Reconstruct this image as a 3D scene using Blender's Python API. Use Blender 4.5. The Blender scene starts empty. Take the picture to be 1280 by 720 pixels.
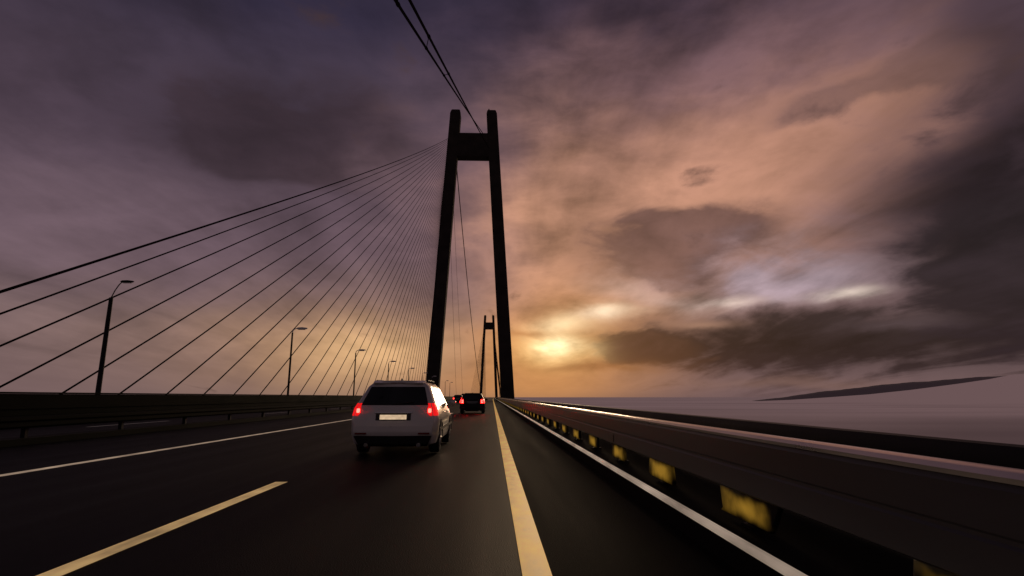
import bpy, bmesh, math, random
from mathutils import Vector
random.seed(4)
S = bpy.context.scene
COL = S.collection
R = math.radians
S.view_settings.view_transform = 'Standard'
S.view_settings.look = 'None'
S.view_settings.exposure = 0

# ------------------------------------------------------------------ helpers
def lin(h):
    h = h.lstrip('#'); out = []
    for i in (0, 2, 4):
        c = int(h[i:i+2], 16) / 255
        out.append(c/12.92 if c <= .04045 else ((c+.055)/1.055)**2.4)
    return out
def bend(y):                      # the road swings gently right beyond the near tower
    return 6*((y-260)/592)**2 if y > 260 else 0

class MB:
    def __init__(s): s.v = []; s.f = []
    def box(s, x0, x1, y0, y1, z0, z1):
        b = len(s.v)
        s.v += [(x0,y0,z0),(x1,y0,z0),(x1,y1,z0),(x0,y1,z0),(x0,y0,z1),(x1,y0,z1),(x1,y1,z1),(x0,y1,z1)]
        s.f += [tuple(b+i for i in q) for q in ((3,2,1,0),(4,5,6,7),(0,1,5,4),(1,2,6,5),(2,3,7,6),(3,0,4,7))]
        return s
    def tube(s, p0, p1, r0, r1=None, n=8):
        return s.path([p0, p1], [r0, r0 if r1 is None else r1], n)
    def path(s, pts, rs, n=8):
        pts = [Vector(p) for p in pts]
        rings = []
        for i, p in enumerate(pts):
            d = (pts[min(i+1, len(pts)-1)] - pts[max(i-1, 0)]).normalized()
            a = d.cross(Vector((0,1,0)) if abs(d.y) < .9 else Vector((0,0,1))).normalized()
            c = d.cross(a).normalized()
            rings.append([tuple(p + (a*math.cos(2*math.pi*k/n) + c*math.sin(2*math.pi*k/n))*rs[i]) for k in range(n)])
        return s.loft(rings, True)
    def loft(s, rings, closed=True, caps=True):
        b = len(s.v); n = len(rings[0])
        for r in rings: s.v += [tuple(p) for p in r]
        m = n if closed else n-1
        for i in range(len(rings)-1):
            for k in range(m):
                k2 = (k+1) % n
                s.f.append((b+i*n+k, b+i*n+k2, b+(i+1)*n+k2, b+(i+1)*n+k))
        if caps and closed:
            s.f.append(tuple(b+k for k in reversed(range(n))))
            e = b+(len(rings)-1)*n
            s.f.append(tuple(e+k for k in range(n)))
        return s
    def prism_y(s, prof, y0, y1, segs=1, yo=0):
        return s.loft([[(x+bend(yo+y0+(y1-y0)*i/segs), y0+(y1-y0)*i/segs, z) for x, z in prof] for i in range(segs+1)], True)
    def boxy(s, x0, x1, y0, y1, z0, z1, segs=24, yo=0):
        return s.prism_y([(x0,z0),(x1,z0),(x1,z1),(x0,z1)], y0, y1, segs, yo)
    def lathe_x(s, prof, cx, cy, cz, n=28, closed=True):
        rings = []
        for k in range(n):
            a = 2*math.pi*k/n
            rings.append([(cx+x, cy+r*math.cos(a), cz+r*math.sin(a)) for x, r in prof])
        rings.append(rings[0])
        return s.loft(rings, closed, False)
    def build(s, name, mat, parent=None, smooth=None, bevel=0):
        me = bpy.data.meshes.new(name)
        me.from_pydata(s.v, [], s.f); me.update()
        bm = bmesh.new(); bm.from_mesh(me)
        bmesh.ops.remove_doubles(bm, verts=bm.verts, dist=1e-5)
        bmesh.ops.recalc_face_normals(bm, faces=bm.faces)
        bm.to_mesh(me); bm.free()
        me.materials.append(mat)
        if smooth:
            for p in me.polygons: p.use_smooth = True
            try: me.set_sharp_from_angle(angle=R(smooth))
            except Exception: pass
        o = bpy.data.objects.new(name, me); COL.objects.link(o)
        if parent is not None: o.parent = parent
        if bevel:
            b = o.modifiers.new('bevel', 'BEVEL'); b.width = bevel; b.segments = 2; b.limit_method = 'ANGLE'
        return o

def thing(name, label, cat, loc=(0,0,0), group=None):
    o = bpy.data.objects.new(name, None); COL.objects.link(o); o.location = loc
    o['label'] = label; o['category'] = cat
    if group: o['group'] = group
    return o
def struct(o): o['kind'] = 'structure'; return o
def dup(root, loc, label):
    r = root.copy(); COL.objects.link(r); r.location = loc; r['label'] = label
    for ch in list(root.children):
        c = ch.copy(); COL.objects.link(c); c.parent = r
        for g in list(ch.children):
            d = g.copy(); COL.objects.link(d); d.parent = c
    return r

# ------------------------------------------------------------------ materials
def mat(name, col, rough=.6, metal=0, noise=0, nscale=6, bump=0, bscale=40, coat=0, emit=None, es=0, stretch=None, spec=None):
    m = bpy.data.materials.new(name); m.use_nodes = True
    nt = m.node_tree; b = nt.nodes['Principled BSDF']
    b.inputs['Base Color'].default_value = (*col, 1)
    b.inputs['Roughness'].default_value = rough
    b.inputs['Metallic'].default_value = metal
    if spec is not None: b.inputs['Specular IOR Level'].default_value = spec
    if coat:
        b.inputs['Coat Weight'].default_value = coat; b.inputs['Coat Roughness'].default_value = .06
    if emit:
        b.inputs['Emission Color'].default_value = (*emit, 1); b.inputs['Emission Strength'].default_value = es
    tc = nt.nodes.new('ShaderNodeTexCoord'); mp = nt.nodes.new('ShaderNodeMapping')
    nt.links.new(tc.outputs['Object'], mp.inputs[0])
    if stretch: mp.inputs['Scale'].default_value = stretch
    n = nt.nodes.new('ShaderNodeTexNoise'); n.inputs['Scale'].default_value = nscale; n.inputs['Detail'].default_value = 4
    nt.links.new(mp.outputs[0], n.inputs['Vector'])
    if noise:
        r = nt.nodes.new('ShaderNodeValToRGB')
        r.color_ramp.elements[0].position = .3; r.color_ramp.elements[1].position = .7
        r.color_ramp.elements[0].color = (*[c*(1-noise) for c in col], 1)
        r.color_ramp.elements[1].color = (*[min(1, c*(1+noise)) for c in col], 1)
        nt.links.new(n.outputs[0], r.inputs[0]); nt.links.new(r.outputs[0], b.inputs['Base Color'])
        mr = nt.nodes.new('ShaderNodeMapRange')
        mr.inputs[3].default_value = max(.02, rough-.12); mr.inputs[4].default_value = min(1, rough+.12)
        nt.links.new(n.outputs[0], mr.inputs[0]); nt.links.new(mr.outputs[0], b.inputs['Roughness'])
        if emit:
            mu = nt.nodes.new('ShaderNodeMapRange'); mu.inputs[1].default_value = .3; mu.inputs[2].default_value = .7
            mu.inputs[3].default_value = es*max(0, 1-1.6*noise); mu.inputs[4].default_value = es*1.25
            nt.links.new(n.outputs[0], mu.inputs[0]); nt.links.new(mu.outputs[0], b.inputs['Emission Strength'])
    if bump:
        n2 = nt.nodes.new('ShaderNodeTexNoise'); n2.inputs['Scale'].default_value = bscale; n2.inputs['Detail'].default_value = 3
        nt.links.new(tc.outputs['Object'], n2.inputs['Vector'])
        bp = nt.nodes.new('ShaderNodeBump'); bp.inputs['Strength'].default_value = bump; bp.inputs['Distance'].default_value = .02
        nt.links.new(n2.outputs[0], bp.inputs['Height']); nt.links.new(bp.outputs[0], b.inputs['Normal'])
    return m

M = {}
M['asphalt'] = mat('asphalt', (.0075,.0066,.0066), .60, noise=.55, nscale=1.6, bump=.35, bscale=80, stretch=(1.3,.06,1), spec=.06)
M['shoulder'] = mat('shoulder_asphalt', (.006,.0054,.0053), .80, noise=.5, nscale=1.8, bump=.4, bscale=70, stretch=(1.3,.06,1), spec=.03)
M['concrete'] = mat('tower_concrete', (.034,.028,.025), .9, noise=.3, nscale=.25, bump=.2, bscale=3, spec=.12)
M['deck'] = mat('deck_concrete', (.014,.013,.012), .9, noise=.25, nscale=.4, spec=.04)
M['cable'] = mat('cable_sheath', (.016,.014,.014), .95, noise=.15, nscale=.6, spec=0)
M['steel_dark'] = mat('dark_painted_steel', (.013,.0118,.0118), .6, noise=.35, nscale=2, bump=.08, bscale=12, spec=.2)
M['steel_panel'] = mat('grey_guardrail_steel', (.056,.054,.055), .42, noise=.35, nscale=1.5, stretch=(1,.12,1), spec=.42)
M['steel_green'] = mat('weathered_green_steel', (.0095,.0112,.0062), .8, noise=.45, nscale=1.2, stretch=(1,.3,1), spec=.08)
M['galv'] = mat('galvanised_steel', (.74,.65,.60), .30, metal=.8, noise=.2, nscale=3, stretch=(1,.2,1))
M['kerb'] = mat('kerb_cream_glow_paint', (.80,.70,.60), .42, noise=.35, nscale=4, stretch=(1,.25,1), emit=(.9,.70,.52), es=.30)  # cream edging; its emission stands in for headlight light
M['line_yellow'] = mat('edge_line_glow_paint', (.82,.52,.13), .5, noise=.28, nscale=5, stretch=(1,.35,1), emit=(.95,.52,.12), es=.36)  # headlight tint and glow put into the line's colour and emission
M['line_dash'] = mat('dash_glow_paint', (.80,.58,.28), .5, noise=.3, nscale=5, stretch=(1,.35,1), emit=(.95,.60,.24), es=.34)  # golden headlight tint and glow painted into the near dashes
M['line_cream'] = mat('cream_line_glow_paint', (.78,.64,.48), .5, noise=.28, nscale=5, stretch=(1,.35,1), emit=(.9,.66,.44), es=.26)  # emission takes the place of headlights on the line
M['line_white'] = mat('white_line_glow_paint', (.70,.64,.58), .5, noise=.25, nscale=5, stretch=(1,.35,1), emit=(.8,.66,.58), es=.05)  # faint emission in place of headlight light
M['paint_silver'] = mat('warm_silver_car_paint', (.68,.62,.57), .32, metal=.1, noise=.05, nscale=2, coat=.6)
M['paint_dark'] = mat('dark_car_paint', (.010,.009,.010), .5, noise=.05, spec=.2)
M['paint_van'] = mat('grey_van_paint', (.02,.018,.018), .5, noise=.05, spec=.2)
M['glass'] = mat('car_glass', (.008,.007,.008), .10, noise=.1)
M['trim'] = mat('black_plastic', (.020,.018,.017), .6, noise=.2, nscale=12)
M['tyre'] = mat('tyre_rubber', (.012,.012,.012), .85, noise=.2, nscale=10)
M['rim'] = mat('alloy', (.4,.4,.4), .35, metal=.9, noise=.1)
M['chrome'] = mat('chrome', (.6,.57,.55), .18, metal=1, noise=.05)
M['tail'] = mat('tail_lens', (.25,.006,.007), .25, emit=(1,.010,.010), es=.8)
M['bulb'] = mat('tail_bulb', (.8,.1,.08), .3, emit=(1,.028,.020), es=18)
M['tail_strong'] = mat('brake_lens', (.30,.008,.01), .25, emit=(1,.008,.007), es=14)
M['bulb_strong'] = mat('brake_bulb', (.8,.1,.08), .3, emit=(1,.004,.003), es=110)
M['lens_off'] = mat('red_lens', (.15,.01,.01), .25, noise=.1)
M['plate'] = mat('plate', (.70,.60,.46), .5, noise=.18, nscale=9, emit=(1,.72,.44), es=.6)  # the plate lamp's light is painted in as emission
M['plate_dim'] = mat('unlit_plate', (.05,.045,.04), .5, noise=.15, nscale=9)  # plate without lamp light, its darkness put into the base colour
M['headlens'] = mat('head_lens', (.5,.5,.5), .1, noise=.05)
M['lamp_head'] = mat('pale_lamp_housing', (.80,.78,.76), .35, noise=.05)
M['lamp_glass'] = mat('lamp_glass', (.75,.75,.72), .2, noise=.05)

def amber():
    """amber reflector sheeting: headlight glow painted in, fading to dark towards its edges"""
    m = bpy.data.materials.new('amber_reflector_glow'); m.use_nodes = True
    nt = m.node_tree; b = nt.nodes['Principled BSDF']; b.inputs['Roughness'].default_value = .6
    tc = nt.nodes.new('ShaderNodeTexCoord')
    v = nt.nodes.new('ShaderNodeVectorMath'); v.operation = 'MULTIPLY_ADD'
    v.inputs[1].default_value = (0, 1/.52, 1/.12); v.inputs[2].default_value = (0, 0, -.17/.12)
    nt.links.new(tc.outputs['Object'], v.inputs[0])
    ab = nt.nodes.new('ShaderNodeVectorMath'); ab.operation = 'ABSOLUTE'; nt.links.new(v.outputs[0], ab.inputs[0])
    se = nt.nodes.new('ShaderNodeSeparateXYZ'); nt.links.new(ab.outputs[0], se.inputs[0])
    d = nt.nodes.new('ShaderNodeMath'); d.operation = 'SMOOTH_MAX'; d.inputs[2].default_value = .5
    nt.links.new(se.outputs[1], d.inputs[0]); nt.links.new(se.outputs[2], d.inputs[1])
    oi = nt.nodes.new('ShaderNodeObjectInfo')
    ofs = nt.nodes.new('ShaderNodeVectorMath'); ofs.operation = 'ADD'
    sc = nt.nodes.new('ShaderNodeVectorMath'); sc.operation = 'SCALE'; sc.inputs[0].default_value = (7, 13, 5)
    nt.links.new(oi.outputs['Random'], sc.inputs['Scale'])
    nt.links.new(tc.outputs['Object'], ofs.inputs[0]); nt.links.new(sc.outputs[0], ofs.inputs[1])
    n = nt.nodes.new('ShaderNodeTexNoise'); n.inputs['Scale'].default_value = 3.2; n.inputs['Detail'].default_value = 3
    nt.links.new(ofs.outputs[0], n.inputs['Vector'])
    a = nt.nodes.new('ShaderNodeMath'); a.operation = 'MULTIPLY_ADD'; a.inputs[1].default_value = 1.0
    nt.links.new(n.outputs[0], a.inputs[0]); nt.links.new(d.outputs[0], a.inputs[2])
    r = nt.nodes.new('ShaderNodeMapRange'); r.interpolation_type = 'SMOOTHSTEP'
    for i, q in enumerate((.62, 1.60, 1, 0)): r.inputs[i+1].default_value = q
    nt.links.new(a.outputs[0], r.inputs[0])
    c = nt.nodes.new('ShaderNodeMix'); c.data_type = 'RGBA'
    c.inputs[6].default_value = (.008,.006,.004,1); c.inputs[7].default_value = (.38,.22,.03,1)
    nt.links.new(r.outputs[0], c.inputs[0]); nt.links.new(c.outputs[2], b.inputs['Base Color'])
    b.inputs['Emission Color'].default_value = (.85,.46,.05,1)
    e = nt.nodes.new('ShaderNodeMath'); e.operation = 'MULTIPLY'; e.inputs[1].default_value = .28  # painted glow in place of headlights shining on the reflector
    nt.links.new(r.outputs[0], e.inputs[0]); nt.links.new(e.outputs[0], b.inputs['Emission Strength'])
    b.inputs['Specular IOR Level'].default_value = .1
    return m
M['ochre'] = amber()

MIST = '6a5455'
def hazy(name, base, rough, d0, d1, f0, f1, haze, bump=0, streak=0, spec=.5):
    """a far surface with sea mist painted in as emission: its share grows with distance from the bridge"""
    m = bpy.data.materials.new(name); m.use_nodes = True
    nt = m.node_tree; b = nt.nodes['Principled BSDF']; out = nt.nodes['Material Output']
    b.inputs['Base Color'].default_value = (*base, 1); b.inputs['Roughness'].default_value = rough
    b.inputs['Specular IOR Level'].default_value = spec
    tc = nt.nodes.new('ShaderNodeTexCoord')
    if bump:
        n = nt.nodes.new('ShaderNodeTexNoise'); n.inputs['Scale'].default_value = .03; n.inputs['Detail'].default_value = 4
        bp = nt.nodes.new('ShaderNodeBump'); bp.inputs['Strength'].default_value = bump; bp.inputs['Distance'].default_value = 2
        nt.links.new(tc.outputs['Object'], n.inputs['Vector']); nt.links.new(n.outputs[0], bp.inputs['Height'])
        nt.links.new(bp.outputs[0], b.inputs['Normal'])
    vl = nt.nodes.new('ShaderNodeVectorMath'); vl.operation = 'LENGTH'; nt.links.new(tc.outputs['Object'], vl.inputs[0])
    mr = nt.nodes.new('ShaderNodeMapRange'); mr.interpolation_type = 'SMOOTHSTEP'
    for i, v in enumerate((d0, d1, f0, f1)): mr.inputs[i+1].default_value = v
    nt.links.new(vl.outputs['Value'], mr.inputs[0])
    em = nt.nodes.new('ShaderNodeEmission'); em.inputs[0].default_value = (*haze, 1)  # mist painted into the surface as emitted colour
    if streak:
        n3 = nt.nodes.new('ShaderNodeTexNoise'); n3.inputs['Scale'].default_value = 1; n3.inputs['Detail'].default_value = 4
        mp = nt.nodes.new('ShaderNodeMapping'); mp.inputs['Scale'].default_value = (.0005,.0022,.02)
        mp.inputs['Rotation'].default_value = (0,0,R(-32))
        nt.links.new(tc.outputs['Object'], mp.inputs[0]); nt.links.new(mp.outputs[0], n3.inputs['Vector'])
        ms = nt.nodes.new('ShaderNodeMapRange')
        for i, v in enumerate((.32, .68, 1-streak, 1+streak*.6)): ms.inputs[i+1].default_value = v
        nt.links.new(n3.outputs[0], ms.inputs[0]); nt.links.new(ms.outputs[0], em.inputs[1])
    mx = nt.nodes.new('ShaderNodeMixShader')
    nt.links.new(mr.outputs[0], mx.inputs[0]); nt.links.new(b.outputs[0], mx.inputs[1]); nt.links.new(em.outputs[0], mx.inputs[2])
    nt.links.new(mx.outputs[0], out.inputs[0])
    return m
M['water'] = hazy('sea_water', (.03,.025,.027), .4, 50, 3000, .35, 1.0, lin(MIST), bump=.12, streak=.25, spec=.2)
M['shore'] = hazy('misty_shore', (.05,.04,.04), .95, 5000, 6000, .995, 1.0, lin(MIST))  # slope coloured almost wholly by painted mist, to merge with the horizon
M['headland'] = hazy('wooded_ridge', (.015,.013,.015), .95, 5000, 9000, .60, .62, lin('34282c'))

# ------------------------------------------------------------------ sky
W = bpy.data.worlds.new('World'); S.world = W; W.use_nodes = True
try: W.cycles.sampling_method = 'MANUAL'; W.cycles.sample_map_resolution = 512
except Exception: pass
nt = W.node_tree; nt.nodes.clear()
N = lambda t: nt.nodes.new(t)
LK = nt.links.new
def mth(op, a, b=None, c=None, clamp=False):
    n = N('ShaderNodeMath'); n.operation = op; n.use_clamp = clamp
    for i, v in enumerate((a, b, c)):
        if v is None: continue
        if isinstance(v, (int, float)): n.inputs[i].default_value = v
        else: LK(v, n.inputs[i])
    return n.outputs[0]
def vm(op, a, b=None, c=None, out=0):
    n = N('ShaderNodeVectorMath'); n.operation = op
    for i, v in enumerate((a, b, c)):
        if v is None: continue
        if isinstance(v, (tuple, list)): n.inputs[i].default_value = v
        else: LK(v, n.inputs[i])
    return n.outputs[out]
def mixc(f, a, b, mode='MIX'):
    n = N('ShaderNodeMix'); n.data_type = 'RGBA'; n.blend_type = mode
    if isinstance(f, (int, float)): n.inputs[0].default_value = f
    else: LK(f, n.inputs[0])
    for i, v in ((6, a), (7, b)):
        if isinstance(v, (tuple, list)): n.inputs[i].default_value = (*v[:3], 1)
        else: LK(v, n.inputs[i])
    return n.outputs[2]
tc = N('ShaderNodeTexCoord'); D = tc.outputs['Generated']
sx = N('ShaderNodeSeparateXYZ'); LK(D, sx.inputs[0])
az = mth('MULTIPLY', mth('ARCTAN2', sx.outputs[0], sx.outputs[1]), 57.2958)
el = mth('MULTIPLY', mth('ARCSINE', sx.outputs[2]), 57.2958)
flat = vm('MULTIPLY', D, (1, 1, 2.3))
# the cloud layer lies on a plane overhead, drawn out along the wind
den = mth('ADD', mth('MAXIMUM', sx.outputs[2], 0), .13)
cl = N('ShaderNodeCombineXYZ'); LK(mth('DIVIDE', sx.outputs[0], den), cl.inputs[0]); LK(mth('MULTIPLY', mth('DIVIDE', sx.outputs[1], den), .34), cl.inputs[1])
def noise(src, scale, detail, rough=.55, off=(0,0,0), dist=0):
    n = N('ShaderNodeTexNoise'); n.inputs['Scale'].default_value = scale
    n.inputs['Detail'].default_value = detail; n.inputs['Roughness'].default_value = rough
    n.inputs['Distortion'].default_value = dist
    LK(vm('ADD', src, off), n.inputs['Vector']); return n
nA = noise(flat, 2.6, 2, .5, (3.1,0,1.7)); nB = noise(cl.outputs[0], 1.8, 7, .56, (0,5.3,0.4), .35); nC = noise(flat, 8, 6, .56, (7,1,2), .25)
cv = N('ShaderNodeCombineXYZ'); LK(az, cv.inputs[0]); LK(el, cv.inputs[1])
W1 = vm('ADD', vm('MULTIPLY', vm('SUBTRACT', nA.outputs['Color'], (.5,.5,.5)), (22, 11, 0)),
        vm('MULTIPLY', vm('SUBTRACT', nC.outputs['Color'], (.5,.5,.5)), (11, 6, 0)))
P = vm('ADD', cv.outputs[0], W1)
PL = vm('MULTIPLY_ADD', W1, (.35, .35, 0), cv.outputs[0])
sp = N('ShaderNodeSeparateXYZ'); LK(P, sp.inputs[0])
nv = mth('SUBTRACT', mth('ADD', mth('MULTIPLY', nB.outputs[0], .6), mth('MULTIPLY', nC.outputs[0], .4)), .5)
def gauss(a, e, sa, se, src):
    q = vm('MULTIPLY_ADD', src, (1/sa, 1/se, 0), (-a/sa, -e/se, 0))
    d = vm('DOT_PRODUCT', q, q, out=1)
    return mth('POWER', .36788, d)
ramp = N('ShaderNodeValToRGB'); cr = ramp.color_ramp
stops = [(-90,'1c1718'),(-3,'3a2c2c'),(0,'735d5d'),(6,'6c595d'),(14,'5f4d58'),(22,'514250'),(29,'423746'),(36,'2b2537'),(48,'1c1826'),(90,'131118')]
tt = mth('DIVIDE', mth('ADD', mth('ADD', mth('MULTIPLY', sp.outputs[1], .5), mth('MULTIPLY', el, .5)), 90), 180)
LK(tt, ramp.inputs[0])
while len(cr.elements) < len(stops): cr.elements.new(.5)
for e_, (d_, h_) in zip(cr.elements, stops):
    e_.position = (d_+90)/180; e_.color = (*lin(h_), 1)
col = ramp.outputs[0]
back = mth('MULTIPLY', mth('SUBTRACT', .25, sx.outputs[1], clamp=True), .8, clamp=True)
col = mixc(back, col, lin('50474c'))  # unseen sky behind the camera, brightened to fill the car's rear
# mode c = ragged cloud, b = low bank, s = soft light through cloud, g = glow of the low sun, h = mist lying on the horizon
blobs = [
 (-21, 24, 14, 6, '32262e', .85, 'c'),
 (-44, 27, 12, 8, '33282f', .45, 's'),
 (-34, 13, 16, 6, '6c5861', .65, 's'),
 (-8, 20, 6, 6, '6e5860', .6, 's'),
 (-30, 4, 18, 4, '7a635f', .6, 's'),
 (22, 21, 19, 12, '88625c', .8, 's'),
 (10, 17, 9, 9, 'bd8a6f', .85, 's'),
 (24, 18, 11, 7, 'bd8a70', .85, 's'),
 (31, 22, 10, 6, 'a57763', .7, 's'),
 (24, 32, 14, 3.5, '6f5357', .55, 's'),
 (21, 14.8, 9, 3.2, '4a3638', .78, 'c'),
 (38, 25, 8, 2.4, '5a4342', .6, 'c'),
 (46, 16, 8, 15, '261c22', .95, 's'),
 (28, 10.6, 7, 2.0, 'b09da8', .78, 's'),
 (17, 10.2, 4.5, 1.8, 'b8a099', .7, 's'),
 (-14, 4.2, 13, 5, 'a8805f', .8, 'g'),
 (-13, 4.0, 7, 3, 'e0b382', .8, 'g'),
 (9, 8, 8.5, 4.5, 'b8835c', .8, 'g'),
 (6, 4.0, 7.5, 4.2, 'd4924f', .85, 'g'),
 (30, 4.6, 20, 3.9, '2c2224', .97, 'b'),
 (46, 10, 11, 8, '281f24', .95, 'b'),
 (14.5, 4.2, 6.5, 2.0, '48322a', .92, 'b'),
 (20, 6.9, 2.6, .5, 'b58b74', .55, 'g'),
 (36, 6.2, 4.5, .6, '655357', .5, 'g'),
 (8.0, 7.2, 3.2, 1.2, 'ffdfae', .85, 'g'),
 (12.0, 8.4, 2.8, .7, 'f8dcba', .85, 'g'),
 (23, 9.2, 2.6, .5, 'dcc4b8', .8, 'g'),
 (32, 8.9, 2.4, .5, 'e6d2c4', .85, 'g'),
 (28, -.8, 32, 1.7, MIST, 1, 'h'),
 (28, 1.0, 12, .5, '7f6259', .5, 'g'),
 (4, .9, 10, 1.8, 'c58a54', .8, 'h'),
 (6.8, 4.4, 3.2, 1.7, 'f8cf8e', .85, 'g'),
 (10, 2.5, 5, .5, '8f5f3c', .7, 'g'),
 (3.5, 6.2, 3.5, .4, 'a06c44', .6, 'g'),
]
srcs = {'c': P, 's': P, 'g': PL, 'h': cv.outputs[0], 'b': PL}
for a, e, sa, se, h, amt, mode in blobs:
    g = gauss(a, e, sa, se, srcs[mode])
    if mode in 'cb':
        mr = N('ShaderNodeMapRange'); mr.interpolation_type = 'SMOOTHSTEP'
        mr.inputs[1].default_value = .24; mr.inputs[2].default_value = .74
        LK(mth('MULTIPLY_ADD', nv, 1.6 if mode == 'c' else 2.5, g), mr.inputs[0]); g = mr.outputs[0]
    col = mixc(mth('MULTIPLY', g, amt, clamp=True), col, lin(h))
# the heart of the sun break, veiled by broken cloud
col = mixc(mth('MULTIPLY', mth('MULTIPLY', gauss(7.3, 5.0, 1.9, 1.0, PL), mth('MULTIPLY_ADD', nv, 3, .8, clamp=True)), .9), col, (1.7, 1.35, .78))
hz_ = mth('MULTIPLY', mth('ABSOLUTE', el), .2, clamp=True)
side = N('ShaderNodeMapRange'); side.interpolation_type = 'SMOOTHSTEP'
for i, v in enumerate((-14, 8, 2.3, 3.9)): side.inputs[i+1].default_value = v
LK(az, side.inputs[0])
tex = mth('MULTIPLY_ADD', mth('MULTIPLY', nv, hz_), side.outputs[0], 1.04)
cmb = N('ShaderNodeCombineXYZ')
for i in range(3): LK(tex, cmb.inputs[i])
col = mixc(1, col, cmb.outputs[0], 'MULTIPLY')
sky = N('ShaderNodeTexSky'); sky.sky_type = 'NISHITA'; sky.sun_disc = False
sky.sun_elevation = R(4); sky.sun_rotation = R(6); sky.air_density = 1.5; sky.dust_density = 3
col = mixc(.002, col, sky.outputs[0], 'ADD')
bg = N('ShaderNodeBackground'); LK(col, bg.inputs[0]); bg.inputs[1].default_value = 1
wo = N('ShaderNodeOutputWorld'); LK(bg.outputs[0], wo.inputs[0])

sun = bpy.data.lights.new('sun', 'SUN'); sun.energy = .4; sun.angle = R(8); sun.color = (1, .72, .45)
so = bpy.data.objects.new('sun', sun); COL.objects.link(so)
sd = Vector((math.sin(R(7))*math.cos(R(6)), math.cos(R(7))*math.cos(R(6)), math.sin(R(6))))
so.rotation_euler = sd.to_track_quat('Z', 'Y').to_euler()

# ------------------------------------------------------------------ sea and far shore
SEA = -45
m = MB(); m.v = [(60000*math.cos(2*math.pi*k/64), 60000*math.sin(2*math.pi*k/64), SEA) for k in range(64)]
m.f = [tuple(range(64))]
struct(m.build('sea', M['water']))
def interp(tab, x):
    for (a, va), (b, vb) in zip(tab, tab[1:]):
        if x <= b: return va + (vb-va)*(x-a)/(b-a)
    return tab[-1][1]
top = [(24.5,-49),(26,-24),(28,10),(31,66),(34,114),(37,152),(40,182),(42,197),(43.5,206),(46,206)]
bot = [(24.5,-51),(26,-43),(28,-32),(31,-4),(34,26),(37,70),(40,124),(42,164),(43.5,205),(46,205)]
bot2 = bot + [(50,160),(55,60),(60,-45)]
rid, sho = MB(), MB(); ra = []; rb = []
for i in range(143):
    a = 24.5 + i*.25; s_, c_ = math.sin(R(a)), math.cos(R(a))
    zb = interp(bot2, a)
    if a <= 43.5:
        zt = interp(top, a); w = max(0, min(1, (zt-zb)/40))
        zt = max(zb+.5, zt + w*(3*math.sin(a*1.1)+1.8*math.sin(a*2.9+1)+1*math.sin(a*9)))
        ra.append([(7000*s_,7000*c_,zb),(7180*s_,7180*c_,zb+(zt-zb)*.7),(7350*s_,7350*c_,zt),(7900*s_,7900*c_,zb*.5-40),(8400*s_,8400*c_,-60)])
    rb.append([(5600*s_,5600*c_,-46.5),(6100*s_,6100*c_,-45+(zb+45)*.3),(6600*s_,6600*c_,-45+(zb+45)*.72),(7010*s_,7010*c_,zb+1)])
rid.loft(ra, False); sho.loft(rb, False)
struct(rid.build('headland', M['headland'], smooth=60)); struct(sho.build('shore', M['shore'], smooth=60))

# ------------------------------------------------------------------ deck and road
Y0, Y1 = -90, 1500
XL = -21.4
m = MB(); m.prism_y([(-27.5,-.06),(9.4,-.06),(9.4,-.9),(2,-3.6),(-20,-3.6),(-27.5,-.9)], Y0, Y1, 53)
struct(m.build('bridge_deck', M['deck']))
def sheet(name, x0, x1, y0, y1, z, mt, segs=1):
    m = MB()
    for i in range(segs+1):
        a = y0+(y1-y0)*i/segs; m.v += [(x0+bend(a),a,z),(x1+bend(a),a,z)]
        if i: k = 2*i; m.f.append((k-2,k-1,k+1,k))
    return struct(m.build(name, mt))
sheet('road', XL, .33, Y0, Y1, 0, M['asphalt'], 53)
sheet('hard_shoulder', .33, 1.79, Y0, Y1, 0, M['shoulder'], 53)
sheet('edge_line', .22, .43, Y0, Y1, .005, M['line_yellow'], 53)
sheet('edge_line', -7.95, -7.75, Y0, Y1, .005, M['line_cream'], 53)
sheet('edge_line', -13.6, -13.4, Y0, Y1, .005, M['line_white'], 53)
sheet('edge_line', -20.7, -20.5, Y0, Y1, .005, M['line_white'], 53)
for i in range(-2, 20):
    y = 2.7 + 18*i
    sheet('lane_dash', -3.2, -3.02, y, y+6.1, .005, M['line_dash'] if i <= 0 else M['line_cream'])  # near dashes take the headlight-tinted, glowing paint
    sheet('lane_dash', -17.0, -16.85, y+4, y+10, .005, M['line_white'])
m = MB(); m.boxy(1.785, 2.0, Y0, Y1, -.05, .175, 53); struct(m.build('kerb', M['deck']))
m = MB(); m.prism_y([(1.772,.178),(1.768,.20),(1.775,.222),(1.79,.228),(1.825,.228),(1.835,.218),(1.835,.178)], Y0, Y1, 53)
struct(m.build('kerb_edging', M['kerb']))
m = MB(); m.boxy(2.0, 3.3, Y0, Y1, -.05, .07, 53); struct(m.build('walkway', M['deck']))

# ------------------------------------------------------------------ right guardrail
GY0, GY1 = -10.6, 224
g = thing('guardrail', 'smooth grey steel guardrail with bright top rail on the right kerb, nearest the road', 'guardrail', (2.3, 0, .07))
def rail_part(name, prof, mt, par, x, z, y0, y1, segs=12, smooth=40):
    mb = MB(); mb.prism_y([(a-x, b-z) for a, b in prof], y0, y1, segs); return mb.build(name, mt, par, smooth=smooth)
rail_part('top_rail', [(2.205,.875),(2.195,.90),(2.205,.925),(2.225,.935),(2.275,.935),(2.29,.92),(2.29,.875)], M['galv'], g, 2.3, .07, GY0, GY1)
rail_part('panel', [(2.225,.40),(2.21,.415),(2.21,.60),(2.222,.615),(2.222,.635),(2.21,.65),(2.21,.84),(2.225,.872),(2.28,.872),(2.28,.40)], M['steel_panel'], g, 2.3, .07, GY0, GY1, smooth=25)
pm = MB(); pm.box(.06, .16, -.06, .06, 0, .78); pm.box(.02, .20, -.11, .11, 0, .025)
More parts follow.
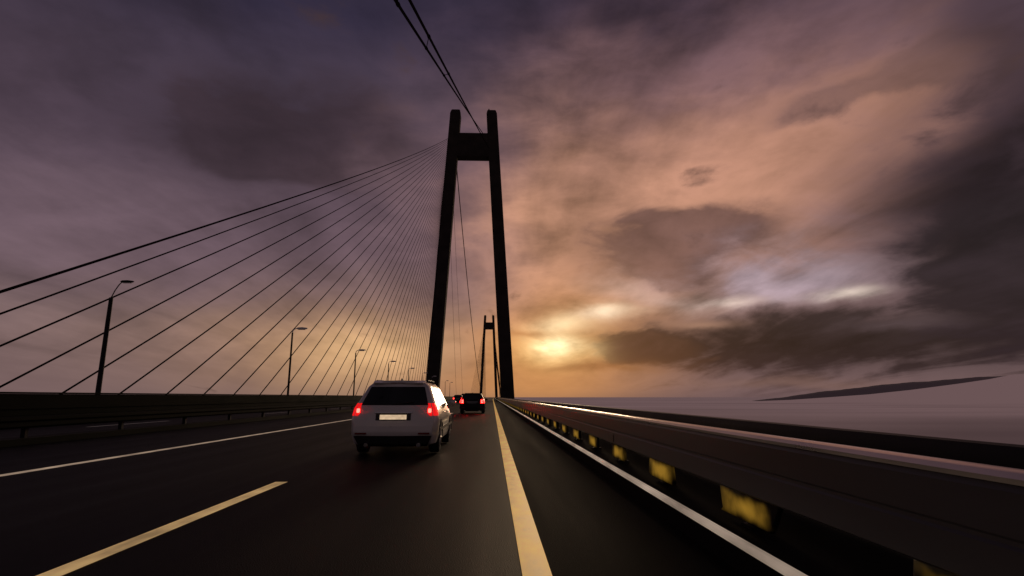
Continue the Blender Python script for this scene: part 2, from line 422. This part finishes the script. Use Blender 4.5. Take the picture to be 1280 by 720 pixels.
post0 = pm.build('post', M['steel_dark'], g)
blk = []
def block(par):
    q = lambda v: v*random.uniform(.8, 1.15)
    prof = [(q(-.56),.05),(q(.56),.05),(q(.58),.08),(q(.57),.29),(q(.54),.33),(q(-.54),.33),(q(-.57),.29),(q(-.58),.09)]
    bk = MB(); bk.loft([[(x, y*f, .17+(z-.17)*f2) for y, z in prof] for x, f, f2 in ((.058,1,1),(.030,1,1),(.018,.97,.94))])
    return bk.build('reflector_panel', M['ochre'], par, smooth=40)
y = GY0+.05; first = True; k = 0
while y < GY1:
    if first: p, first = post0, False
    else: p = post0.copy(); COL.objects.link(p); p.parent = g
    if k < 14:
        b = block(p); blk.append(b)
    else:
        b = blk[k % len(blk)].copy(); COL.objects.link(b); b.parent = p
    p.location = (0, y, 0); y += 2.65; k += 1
sm = MB(); sm.box(-.102, -.085, -.16, .16, .37, .50)
for yy in range(-6, 220, 16):
    o = sm.build('splice_plate', M['steel_panel'], g, bevel=.006) if yy == -6 else o.copy()
    if yy != -6: COL.objects.link(o); o.parent = g
    o.location = (0, yy+.6, 0)

# outer parapet right
g = thing('parapet', 'dark outer parapet with thick top beam beyond the right guardrail, above the water', 'parapet', (3.2, 0, .07))
rail_part('top_rail', [(3.09,.70),(3.06,.74),(3.06,.90),(3.09,.95),(3.26,.95),(3.28,.93),(3.28,.70)], M['steel_dark'], g, 3.2, .07, Y0, 224)
for z0 in (.10, .36):
    mb = MB(); mb.box(-.02, .02, Y0, 224, z0, z0+.18); mb.build('rail', M['steel_dark'], g)
pm = MB(); pm.box(.025, .10, -.05, .05, 0, .63)
for i in range(80):
    o = pm.build('post', M['steel_dark'], g) if i == 0 else o.copy()
    if i: COL.objects.link(o); o.parent = g
    o.location = (0, -16+3*i, 0)

# median barrier
g = thing('guardrail', 'thin low dark median guardrail on posts, left of the carriageway', 'guardrail', (-12.6, 0, 0))
for sgn in (1, -1):
    mb = MB(); mb.prism_y([(sgn*a, b) for a, b in ((.16,.42),(.22,.47),(.22,.53),(.17,.58),(.22,.63),(.22,.69),(.16,.74),(.145,.74),(.2,.685),(.2,.635),(.15,.58),(.2,.525),(.2,.475),(.145,.42))], Y0, 700, 32); mb.build('beam', M['steel_green'], g)
mb = MB(); mb.prism_y([(-.36,0),(.36,0),(.34,.16),(-.34,.16)], Y0, 700, 32); mb.build('plinth', M['steel_green'], g)
pm = MB(); pm.box(-.06, .06, -.05, .05, .162, .72); pm.box(-.14, .14, -.04, .04, .52, .64)
for i in range(64):
    o = pm.build('post', M['steel_dark'], g) if i == 0 else o.copy()
    if i: COL.objects.link(o); o.parent = g
    o.location = (0, -8+4*i, 0)

# left parapet
g = thing('parapet', 'plain dark parapet band along the far left deck edge under the cable fan', 'parapet', (-21.5, 0, 0))
mb = MB(); mb.boxy(-.08, .08, Y0, 700, 1.38, 1.46, 32); mb.build('top_rail', M['steel_green'], g)
mb = MB(); mb.boxy(-.03, .03, Y0, 700, .05, 1.375, 32); mb.build('panel', M['steel_green'], g)
mb = MB(); mb.boxy(.035, .09, Y0, 700, .70, .80, 32); mb.build('side_rail', M['steel_green'], g)
pm = MB(); pm.box(-.12, -.035, -.06, .06, 0, 1.37)
for i in range(40):
    o = pm.build('post', M['steel_dark'], g) if i == 0 else o.copy()
    if i: COL.objects.link(o); o.parent = g
    o.location = (0, 10+6*i, 0)

for nm, lab, x, zt, mt in (('guardrail','distant run of dark guardrail on the right beyond the near tower',2.3,.93,M['steel_dark']),
                       ('parapet','distant outer parapet on the right between the two towers',3.2,.92,M['steel_dark'])):
    g = thing(nm, lab, nm, (x, 226, .07))
    mb = MB(); mb.boxy(-.06, .06, 0, 1200, .42, zt-.07, 40, 226); mb.build('panel', mt, g)
    pm = MB(); pm.box(.062, .14, -.05, .05, 0, .8)
    for i in range(60):
        o = pm.build('post', M['steel_dark'], g) if i == 0 else o.copy()
        if i: COL.objects.link(o); o.parent = g
        o.location = (bend(227+4*i), 1+4*i, 0)

# ------------------------------------------------------------------ towers
HT = 126.5
def tower(TY, label, cables, CX=-9.15, ws=1):
    t = thing('bridge_tower', label, 'bridge tower', (CX, TY, 0))
    H = 130
    lx = lambda z, s: s*ws*(15.45 - (15.45-7.75)*z/H)
    for s in (-1, 1):
        mb = MB(); rings = []
        for z in (SEA-2, 0, 40, 80, 104, 116, HT-1.6, HT):
            c = lx(z, s); hw = (2.65 - .35*max(0, z)/H)*ws; hy = 3.4 - .5*max(0, z)/H
            if z == HT: hw -= .45; hy -= .45
            ch = .35
            rings.append([(c-hw+ch,-hy,z),(c+hw-ch,-hy,z),(c+hw,-hy+ch,z),(c+hw,hy-ch,z),(c+hw-ch,hy,z),(c-hw+ch,hy,z),(c-hw,hy-ch,z),(c-hw,-hy+ch,z)])
        mb.loft(rings); leg = mb.build('leg', M['concrete'], t)
    for z0, z1 in ((104.4, 115.2), (-9, -4)):
        a0, a1 = lx(z0, 1)-2.2*ws, lx(z1, 1)-2.2*ws
        mb = MB()
        mb.loft([[(-a0-.2,-2.5,z0),(a0+.2,-2.5,z0),(a0+.2,2.5,z0),(-a0-.2,2.5,z0)],
                 [(-a0-.1,-2.8,z0+1),(a0+.1,-2.8,z0+1),(a0+.1,2.8,z0+1),(-a0-.1,2.8,z0+1)],
                 [(-a1-.2,-2.8,z1),(a1+.2,-2.8,z1),(a1+.2,2.8,z1),(-a1-.2,2.8,z1)]])
        mb.build('crossbeam', M['concrete'], t)
    mb = MB(); c = lx(HT, 1); mb.tube((c-1.2, 0, HT), (c-1.2, 0, HT+1.2), .22, .1, 6); mb.tube((c-1.2,0,HT+1.2),(c-1.2,0,HT+1.8),.28,.2,8)
    mb.build('mast', M['steel_dark'], t)
    for cb in cables:
        p0, p1, r = cb[:3]; sag = cb[3] if len(cb) > 3 else .0025
        mb = MB(); o_ = Vector((CX, TY, 0))
        a = Vector(p0)-o_; b = Vector(p1)-o_
        pts = []; L_ = (b-a).length; K = 16 if sag > .005 else 8
        for i in range(K+1):
            u = i/K; p = a.lerp(b, u); p.z -= 4*u*(1-u)*L_*sag; pts.append(p)
        mb.path(pts, [r]*(K+1), 8); mb.build('stay_cable', M['cable'], t, smooth=70)
    return t

cab = []
lxf = lambda z: 15.45 - 7.7*z/130
TY = 232
anch = [15.0, 17.4, 20.9, 25.3, 30.0, 35.0, 40.4, 45.9, 51.5]
while anch[-1] < 212: anch.append(anch[-1]+6)
n = len(anch)
for i, ya in enumerate(anch):
    hz = 112.5 - 35*(i/n)**1.1
    cab.append(((-9.15-lxf(hz)-2.2, TY-2.6, hz), (-24.2, ya, -.05), .080 if i == 0 else .055, .006))
A0, A1 = (-4.9, 229.2, 115), (-11.4, -44, .05)
B0, B1 = (-2.4, 228.8, 108.3), (-11.05, -53.3, .05)
cab.append((A0, A1, .15)); cab.append((B0, B1, .15))
# main span: the clear outer stay falls in a long curve to the median
cab.append(((-9.15-lxf(106)+1.6, TY+2.9, 103), (-12.2+bend(590), 590, .1), .19, .035))
for i in range(3):
    hz = 110 - 16*i
    yd = TY + 300 - 75*i
    if i: cab.append(((-9.15-lxf(hz)+.8, TY+2.9, hz), (-24.2+bend(yd), yd, -.05), .06))
    cab.append(((-9.15+lxf(hz), TY+2.9, hz), (5.9+bend(yd), yd, -.05), .10))
near = tower(TY, 'tall dark near bridge tower with two leaning legs, crossbeam and fan of stay cables', cab)
for u in (.53, .60, .665, .72, .765, .80):
    a = Vector(A0).lerp(Vector(A1), u); b = Vector(B0).lerp(Vector(B1), u+.004)
    dz = 4*u*(1-u)*290*.0025; a.z -= dz; b.z -= dz
    o_ = Vector((-9.15, TY, 0)); mb = MB(); mb.tube(a-o_, b-o_, .05, .05, 6)
    for q in (a, b): mb.tube(q-o_-Vector((0,.25,.1)), q-o_+Vector((0,.25,.1)), .21, .21, 8)
    mb.build('cable_tie', M['cable'], near)
cab = []
FY = 870; FX = -9.15+bend(FY)-3.0; WS = .78
for i in range(12):
    hz = 110 - 40*(i/12)
    for s in (-1, 1):
        xd = -24.2 if s < 0 else 5.9
        y1 = FY-300+23*i; y2 = FY+215-16*i
        cab.append(((FX+s*WS*lxf(hz), FY-2.9, hz), (xd+bend(y1), y1, -.05), .10))
        cab.append(((FX+s*WS*lxf(hz), FY+2.9, hz), (xd+bend(y2), y2, -.05), .10))
tower(FY, 'small distant bridge tower seen far down the road between the legs of the near tower', cab, FX, WS)

# ------------------------------------------------------------------ street lamps
G = 'street lamps along the left parapet'
def lamp(loc, label, old=False, arm_mat='lamp_head'):
    t = thing('street_lamp', label, 'street lamp', loc, G)
    k_ = 1.15 if old else 1
    hp = 6.9 if old else 8.2
    mb = MB(); mb.path([(0,0,0),(0,0,.9),(0,0,.95),(0,0,5.6),(0,0,hp)], [.16*k_,.16*k_,.12*k_,.10*k_,.09*k_], 12); mb.build('pole', M['steel_dark'], t, smooth=50)
    mb = MB(); mb.box(-.24,.24,-.24,.24,0,.03); mb.build('base_plate', M['steel_dark'], t)
    hd = 7.85 if old else 8.68
    if old: pts = [(0,0,hp-.02),(.02,0,hp+.05),(.16,0,hp+.42),(.36,0,hp+.78),(.52,0,hd)]
    else: pts = [(0,0,hp-.02),(.02,0,hp+.02)] + [(.5*(1-math.cos(a)), 0, hp+.03+(hd-hp-.03)*math.sin(a)) for a in [R(15*k) for k in range(1,7)]]
    mb = MB(); mb.path(pts, [.07]+[.03 if old else .05]*(len(pts)-1), 8); mb.build('arm', M[arm_mat], t, smooth=60)
    sc = .62 if old else 1
    mb = MB(); mb.loft([[(.42+x*sc, w*c*sc, hd+z*s_*sc) for c, s_ in [(math.cos(2*math.pi*k/12), math.sin(2*math.pi*k/12)) for k in range(12)]] for x, w, z in ((0,.08,.06),(.15,.18,.12),(.6,.22,.14),(1.05,.15,.09),(1.2,.05,.04))])
    h = mb.build('lamp_head', M[arm_mat], t, smooth=60)
    mb = MB(); mb.box(.42+.2*sc,.42+.96*sc,-.13*sc,.13*sc,hd-.15*sc,hd-.12*sc); mb.build('lamp_glass', M['lamp_glass'], h)
    return t
LX = -21.95
lamp((LX, 32.5, -.06), 'nearest street lamp, thick dark pole crossing the lowest cables near the left frame edge', True, 'steel_dark')
names = ['second street lamp from the left, pale curved head above the left parapet', 'third street lamp from the left along the left parapet',
 'fourth street lamp from the left along the left parapet', 'fifth street lamp from the left, thin and distant',
 'sixth street lamp from the left, thin, close before the near tower', 'seventh street lamp from the left, tiny beside the left tower leg',
 'first street lamp beyond the near tower on the left side', 'second street lamp beyond the near tower on the left side']
ys = [62, 91, 120, 149, 178, 207, 265, 294]
l0 = lamp((LX, ys[0], -.06), names[0])
for yy, nm in zip(ys[1:], names[1:]): dup(l0, (LX, yy, -.06), nm)

# ------------------------------------------------------------------ cars
def make_car(name, label, loc, paint, bulb='bulb', lens='tail', plate='plate', sc=(1,1,1), rails=True, big=0):
    t = thing(name, label, 'van' if name == 'van' else 'car', loc); t.scale = sc
    LV = [(.74,.20),(.875,.26),(.925,.46),(.935,.76),(.895,.99),(.70,1.46),(.605,1.55),(.33,1.592),(0,1.603)]
    RY = [.17,.08,0,.015,.08,.50,.59,.59,.585]
    HD = [(.74,.20),(.885,.26),(.925,.46),(.93,.72),(.88,.93),(.80,.985),(.58,1.02),(.3,1.04),(0,1.045)]
    TF, CR = .90, .10          # how far the corners tuck in, and the crown of the tail
    st = []
    st.append([(x*TF, RY[k], z) for k, (x, z) in enumerate(LV)])
    st.append([(x*.96, RY[k]+.07, z) for k, (x, z) in enumerate(LV)])
    st.append([(x*.995, RY[k]+.20, z) for k, (x, z) in enumerate(LV)])
    for yb, yt in ((.48,.97),(.95,1.35),(1.6,1.75),(2.3,2.25),(2.9,2.62)):
        st.append([(x, yb if k < 5 else yt, z) for k, (x, z) in enumerate(LV)])
    st.append([(x, 3.45, z) for x, z in HD])
    st.append([(x*.99, 4.05, z-.03*(k > 3)) for k, (x, z) in enumerate(HD)])
    st.append([(x*.92, 4.5, z-.10*(k > 3)) for k, (x, z) in enumerate(HD)])
    st.append([(x*.80, 4.68, .24+(z-.2)*.62) for x, z in HD])
    rings = [[(-x, y, z) for x, y, z in r] + [(x, y, z) for x, y, z in reversed(r[:-1])] for r in st]
    mb = MB(); mb.loft(rings, True, False)
    b = len(mb.v)
    for k in range(8): mb.v.append((0, RY[k]-CR, LV[k][1]))
    mb.v.append((0, RY[8], LV[8][1]))
    for k in range(8):
        mb.f.append((k, b+k, b+k+1, k+1)); mb.f.append((16-k, 16-k-1, b+k+1, b+k))
    e = (len(rings)-1)*17
    for k in range(8): mb.f.append((e+k, e+k+1, e+15-k, e+16-k) if k < 7 else (e+7, e+8, e+9))
    mb.build('body', paint, t, smooth=40)
    def rx(z):
        for k in range(8):
            if z <= LV[k+1][1]: u = (z-LV[k][1])/(LV[k+1][1]-LV[k][1]); return (LV[k][0]+(LV[k+1][0]-LV[k][0])*u)*TF, RY[k]+(RY[k+1]-RY[k])*u
        return LV[8][0], RY[8]
    def ry(x, z):
        w, y = rx(z); return y - CR*max(0, 1-abs(x)/max(w, .01))
    def rpanel(name, mt, z0, z1, xb, xt, off, par=t, nx=6, nz=4, smooth=30):
        mb = MB(); outer = []; inner = []
        for j in range(nz+1):
            v = j/nz; z = z0+(z1-z0)*v; a = xb[0]+(xt[0]-xb[0])*v; c = xb[1]+(xt[1]-xb[1])*v
            outer.append([(a+(c-a)*i/nx, ry(a+(c-a)*i/nx, z)-off, z) for i in range(nx+1)])
            inner.append([(a+(c-a)*i/nx, ry(a+(c-a)*i/nx, z)+.02, z) for i in range(nx+1)])
        rings = [o + list(reversed(i)) for o, i in zip(outer, inner)]
        mb.loft(rings, True); return mb.build(name, mt, par, smooth=smooth)
    rpanel('rear_window', M['glass'], 1.06, 1.455, (-.72,.72), (-.59,.59), .010)
    rpanel('rear_bumper', paint, .43, .63, (-.825,.825), (-.83,.83), .055)
    rpanel('lower_bumper', M['trim'], .20, .425, (-.71,.71), (-.82,.82), .045)
    rpanel('tailgate_trim', M['chrome'], .90, .918, (-.40,.40), (-.40,.40), .03)
    rpanel('number_plate', M[plate], .765, .86, (-.28,.28), (-.28,.28), .022)
    rpanel('plate_recess', M['trim'], .745, .885, (-.37,.37), (-.37,.37), .006)
    for s in (-1, 1):
        mb = MB(); rings = []
        for z, xin in ((.84,.78),(.90,.71),(.99,.71),(1.05,.75),(1.10,.745)):
            w, y = rx(z); o = .014; xin = min(xin, w*.92); W_ = w/TF
            out = [(xin, ry(xin, z)-o), (w*.97, ry(w*.97, z)-o), (W_*.96+.012, y+.06), (W_*.995+o*.8, y+.20), (W_+o*.6, y+.28)]
            inn = [(W_-.03, y+.28), (w-.02, y+.10), (xin, ry(xin, z)+.03)]
            rings.append([(s*a, b_, z) for a, b_ in out+inn])
        mb.loft(rings); tl = mb.build('tail_light', M[lens], t, smooth=30)
        mb = MB()
        rings = []
        for z in (.90-big, .92-big, .97+big, .99+big):
            q = .012 if z in (.90-big, .99+big) else 0
            a, c = .725+q-big, .795-q
            rings.append([(s*a, ry(a, z)-.024, z), (s*c, ry(c, z)-.024, z), (s*c, ry(c, z)-.01, z), (s*a, ry(a, z)-.01, z)])
        mb.loft(rings); mb.build('bulb', M[bulb], tl)
        mb = MB(); a = s*.66; y_ = ry(.66,.48); mb.box(a-.12, a+.12, y_-.085, y_-.05, .46, .495); mb.build('reflector', M['lens_off'], t)
        mb = MB(); mb.tube((s*.55,-.06,.24),(s*.55,.2,.24),.045,.045,12); mb.build('exhaust_pipe', M['chrome'], t, smooth=40)
        def sx_(z): u = (z-.99)/.47; return .895+(.70-.895)*u
        for ya, yb_, yc, yd in ((.68,1.30,1.06,1.40),(1.37,2.2,1.47,2.2),(2.27,3.12,2.27,2.62)):
            mb = MB(); zl, zh = 1.03, 1.43
            o = .012
            P4 = [(sx_(zl)+o,ya,zl),(sx_(zl)+o,yb_,zl),(sx_(zh)+o,yd,zh),(sx_(zh)+o,yc,zh)]
            mb.loft([[(s*x, y, z) for x, y, z in P4], [(s*(x-.03), y, z) for x, y, z in P4]]); mb.build('side_window', M['glass'], t)
        mb = MB(); mb.box(*sorted((s*.93, s*.953)), .55, 4.1, .50, .56); mb.build('side_moulding', M['trim'], t)
        for yy in (1.55, 2.42):
            mb = MB(); mb.box(*sorted((s*.92, s*.955)), yy, yy+.2, .87, .90); mb.build('door_handle', M['chrome'], t, bevel=.008)
        mb = MB(); rings = []
        for x, w, h in ((.88,.03,.02),(.96,.07,.05),(1.02,.10,.08),(1.10,.09,.07),(1.13,.05,.04)):
            rings.append([(s*x, 2.98+w*math.cos(2*math.pi*k/10), 1.08+h*math.sin(2*math.pi*k/10)) for k in range(10)])
        mb.loft(rings); mb.build('wing_mirror', paint, t, smooth=50)
        if rails:
            mb = MB(); mb.path([(s*.585,.93,1.545),(s*.585,1.01,1.605),(s*.585,1.5,1.617),(s*.585,2.35,1.61),(s*.58,2.5,1.545)], [.018]*5, 8); mb.build('roof_rail', M['trim'], t, smooth=60)
        mb = MB(); rings = []
        for z, y in ((.60,4.60),(.70,4.58),(.78,4.5)):
            rings.append([(s*.5,y+.06,z),(s*.74,y,z),(s*.80,y-.25,z),(s*.5,y-.1,z)])
        mb.loft(rings); mb.build('headlight', M['headlens'], t)
        for yy in (.92, 3.72):
            pr = [(-.11,.20),(-.115,.29),(-.10,.325),(-.05,.338),(.05,.338),(.10,.325),(.115,.29),(.11,.20)]
            mb = MB(); mb.lathe_x(pr, s*.80, yy, .338, 32); w_ = mb.build('wheel', M['tyre'], t, smooth=35)
            mb = MB(); mb.lathe_x([(0,.205),(.02*s,.205),(.02*s,.17),(0,.17)], s*.905, yy, .338, 28)
            mb.lathe_x([(0,.001),(.03*s,.001),(.025*s,.06),(0,.06)], s*.90, yy, .338, 16)
            for k in range(5):
                a = 2*math.pi*k/5
                mb.tube((s*.91, yy+.04*math.cos(a), .338+.04*math.sin(a)), (s*.91, yy+.19*math.cos(a), .338+.19*math.sin(a)), .028, .02, 6)
            mb.build('rim', M['rim'], w_, smooth=40)
            mb = MB(); n_ = 16
            ar = [[(s*.928, yy+r*math.cos(math.pi*k/n_), .338+r*math.sin(math.pi*k/n_)) for r in (.345,.40)] + [(s*.95, yy+r*math.cos(math.pi*k/n_), .338+r*math.sin(math.pi*k/n_)) for r in (.40,.345)] for k in range(n_+1)]
            mb.loft(ar); mb.build('wheel_arch', M['trim'], t, smooth=40)
    mb = MB(); mb.loft([[(-.55,.46,1.53),(.55,.46,1.53),(.55,.46,1.548),(-.55,.46,1.548)],[(-.585,.76,1.545),(.585,.76,1.545),(.585,.76,1.60),(-.585,.76,1.60)]])
    mb.build('spoiler', paint, t)
    mb = MB(); mb.box(-.16,.16,.453,.465,1.533,1.544); mb.build('brake_light', M['lens_off'], t)
    mb = MB(); mb.loft([[(-.03,.95,1.597),(.03,.95,1.597),(.03,1.2,1.597),(-.03,1.2,1.597)],[(-.008,.94,1.655),(.008,.94,1.655),(.008,1.02,1.655),(-.008,1.02,1.655)]]); mb.build('aerial', M['trim'], t)
    mb = MB(); mb.tube((0,ry(0,1.08)-.03,1.08),(.40,ry(.4,1.13)-.03,1.13),.012,.008,6); mb.build('wiper', M['trim'], t)
    mb = MB(); mb.loft([[(-.76,3.36,1.06),(.76,3.36,1.06),(.57,2.66,1.56),(-.57,2.66,1.56)],[(-.76,3.32,1.03),(.76,3.32,1.03),(.57,2.62,1.53),(-.57,2.62,1.53)]]); mb.build('windscreen', M['glass'], t)
    return t
make_car('car', 'pale silver estate car with dark rear window and red tail lights, nearest in right lane', (-2.10, 12.3, .006), M['paint_silver'])
make_car('car', 'dark car with strong red tail lights in the right lane beyond the silver estate', (-1.5, 42.5, .006), M['paint_dark'], 'bulb_strong', 'tail_strong', 'plate_dim', sc=(1,.95,.95), rails=False, big=.07)
make_car('van', 'tiny dark van far ahead in the left lane, just right of the silver estate', (-6.6, 135, .006), M['paint_van'], plate='plate_dim', sc=(1.05,1.1,1.25), rails=False)
make_car('car', 'tiny distant car with red lights in the left lane, in front of the van', (-6.3, 104, .006), M['paint_van'], 'bulb', 'tail', 'plate_dim', rails=False, big=.05)

# ------------------------------------------------------------------ camera
cam = bpy.data.cameras.new('camera'); co = bpy.data.objects.new('camera', cam); COL.objects.link(co)
cam.sensor_width = 36; cam.lens = 36*700/1280; cam.clip_end = 90000; cam.clip_start = .05
co.location = (0, 0, 1.24)
co.rotation_euler = (R(90+11.0), 0, R(-1.97))
S.camera = co
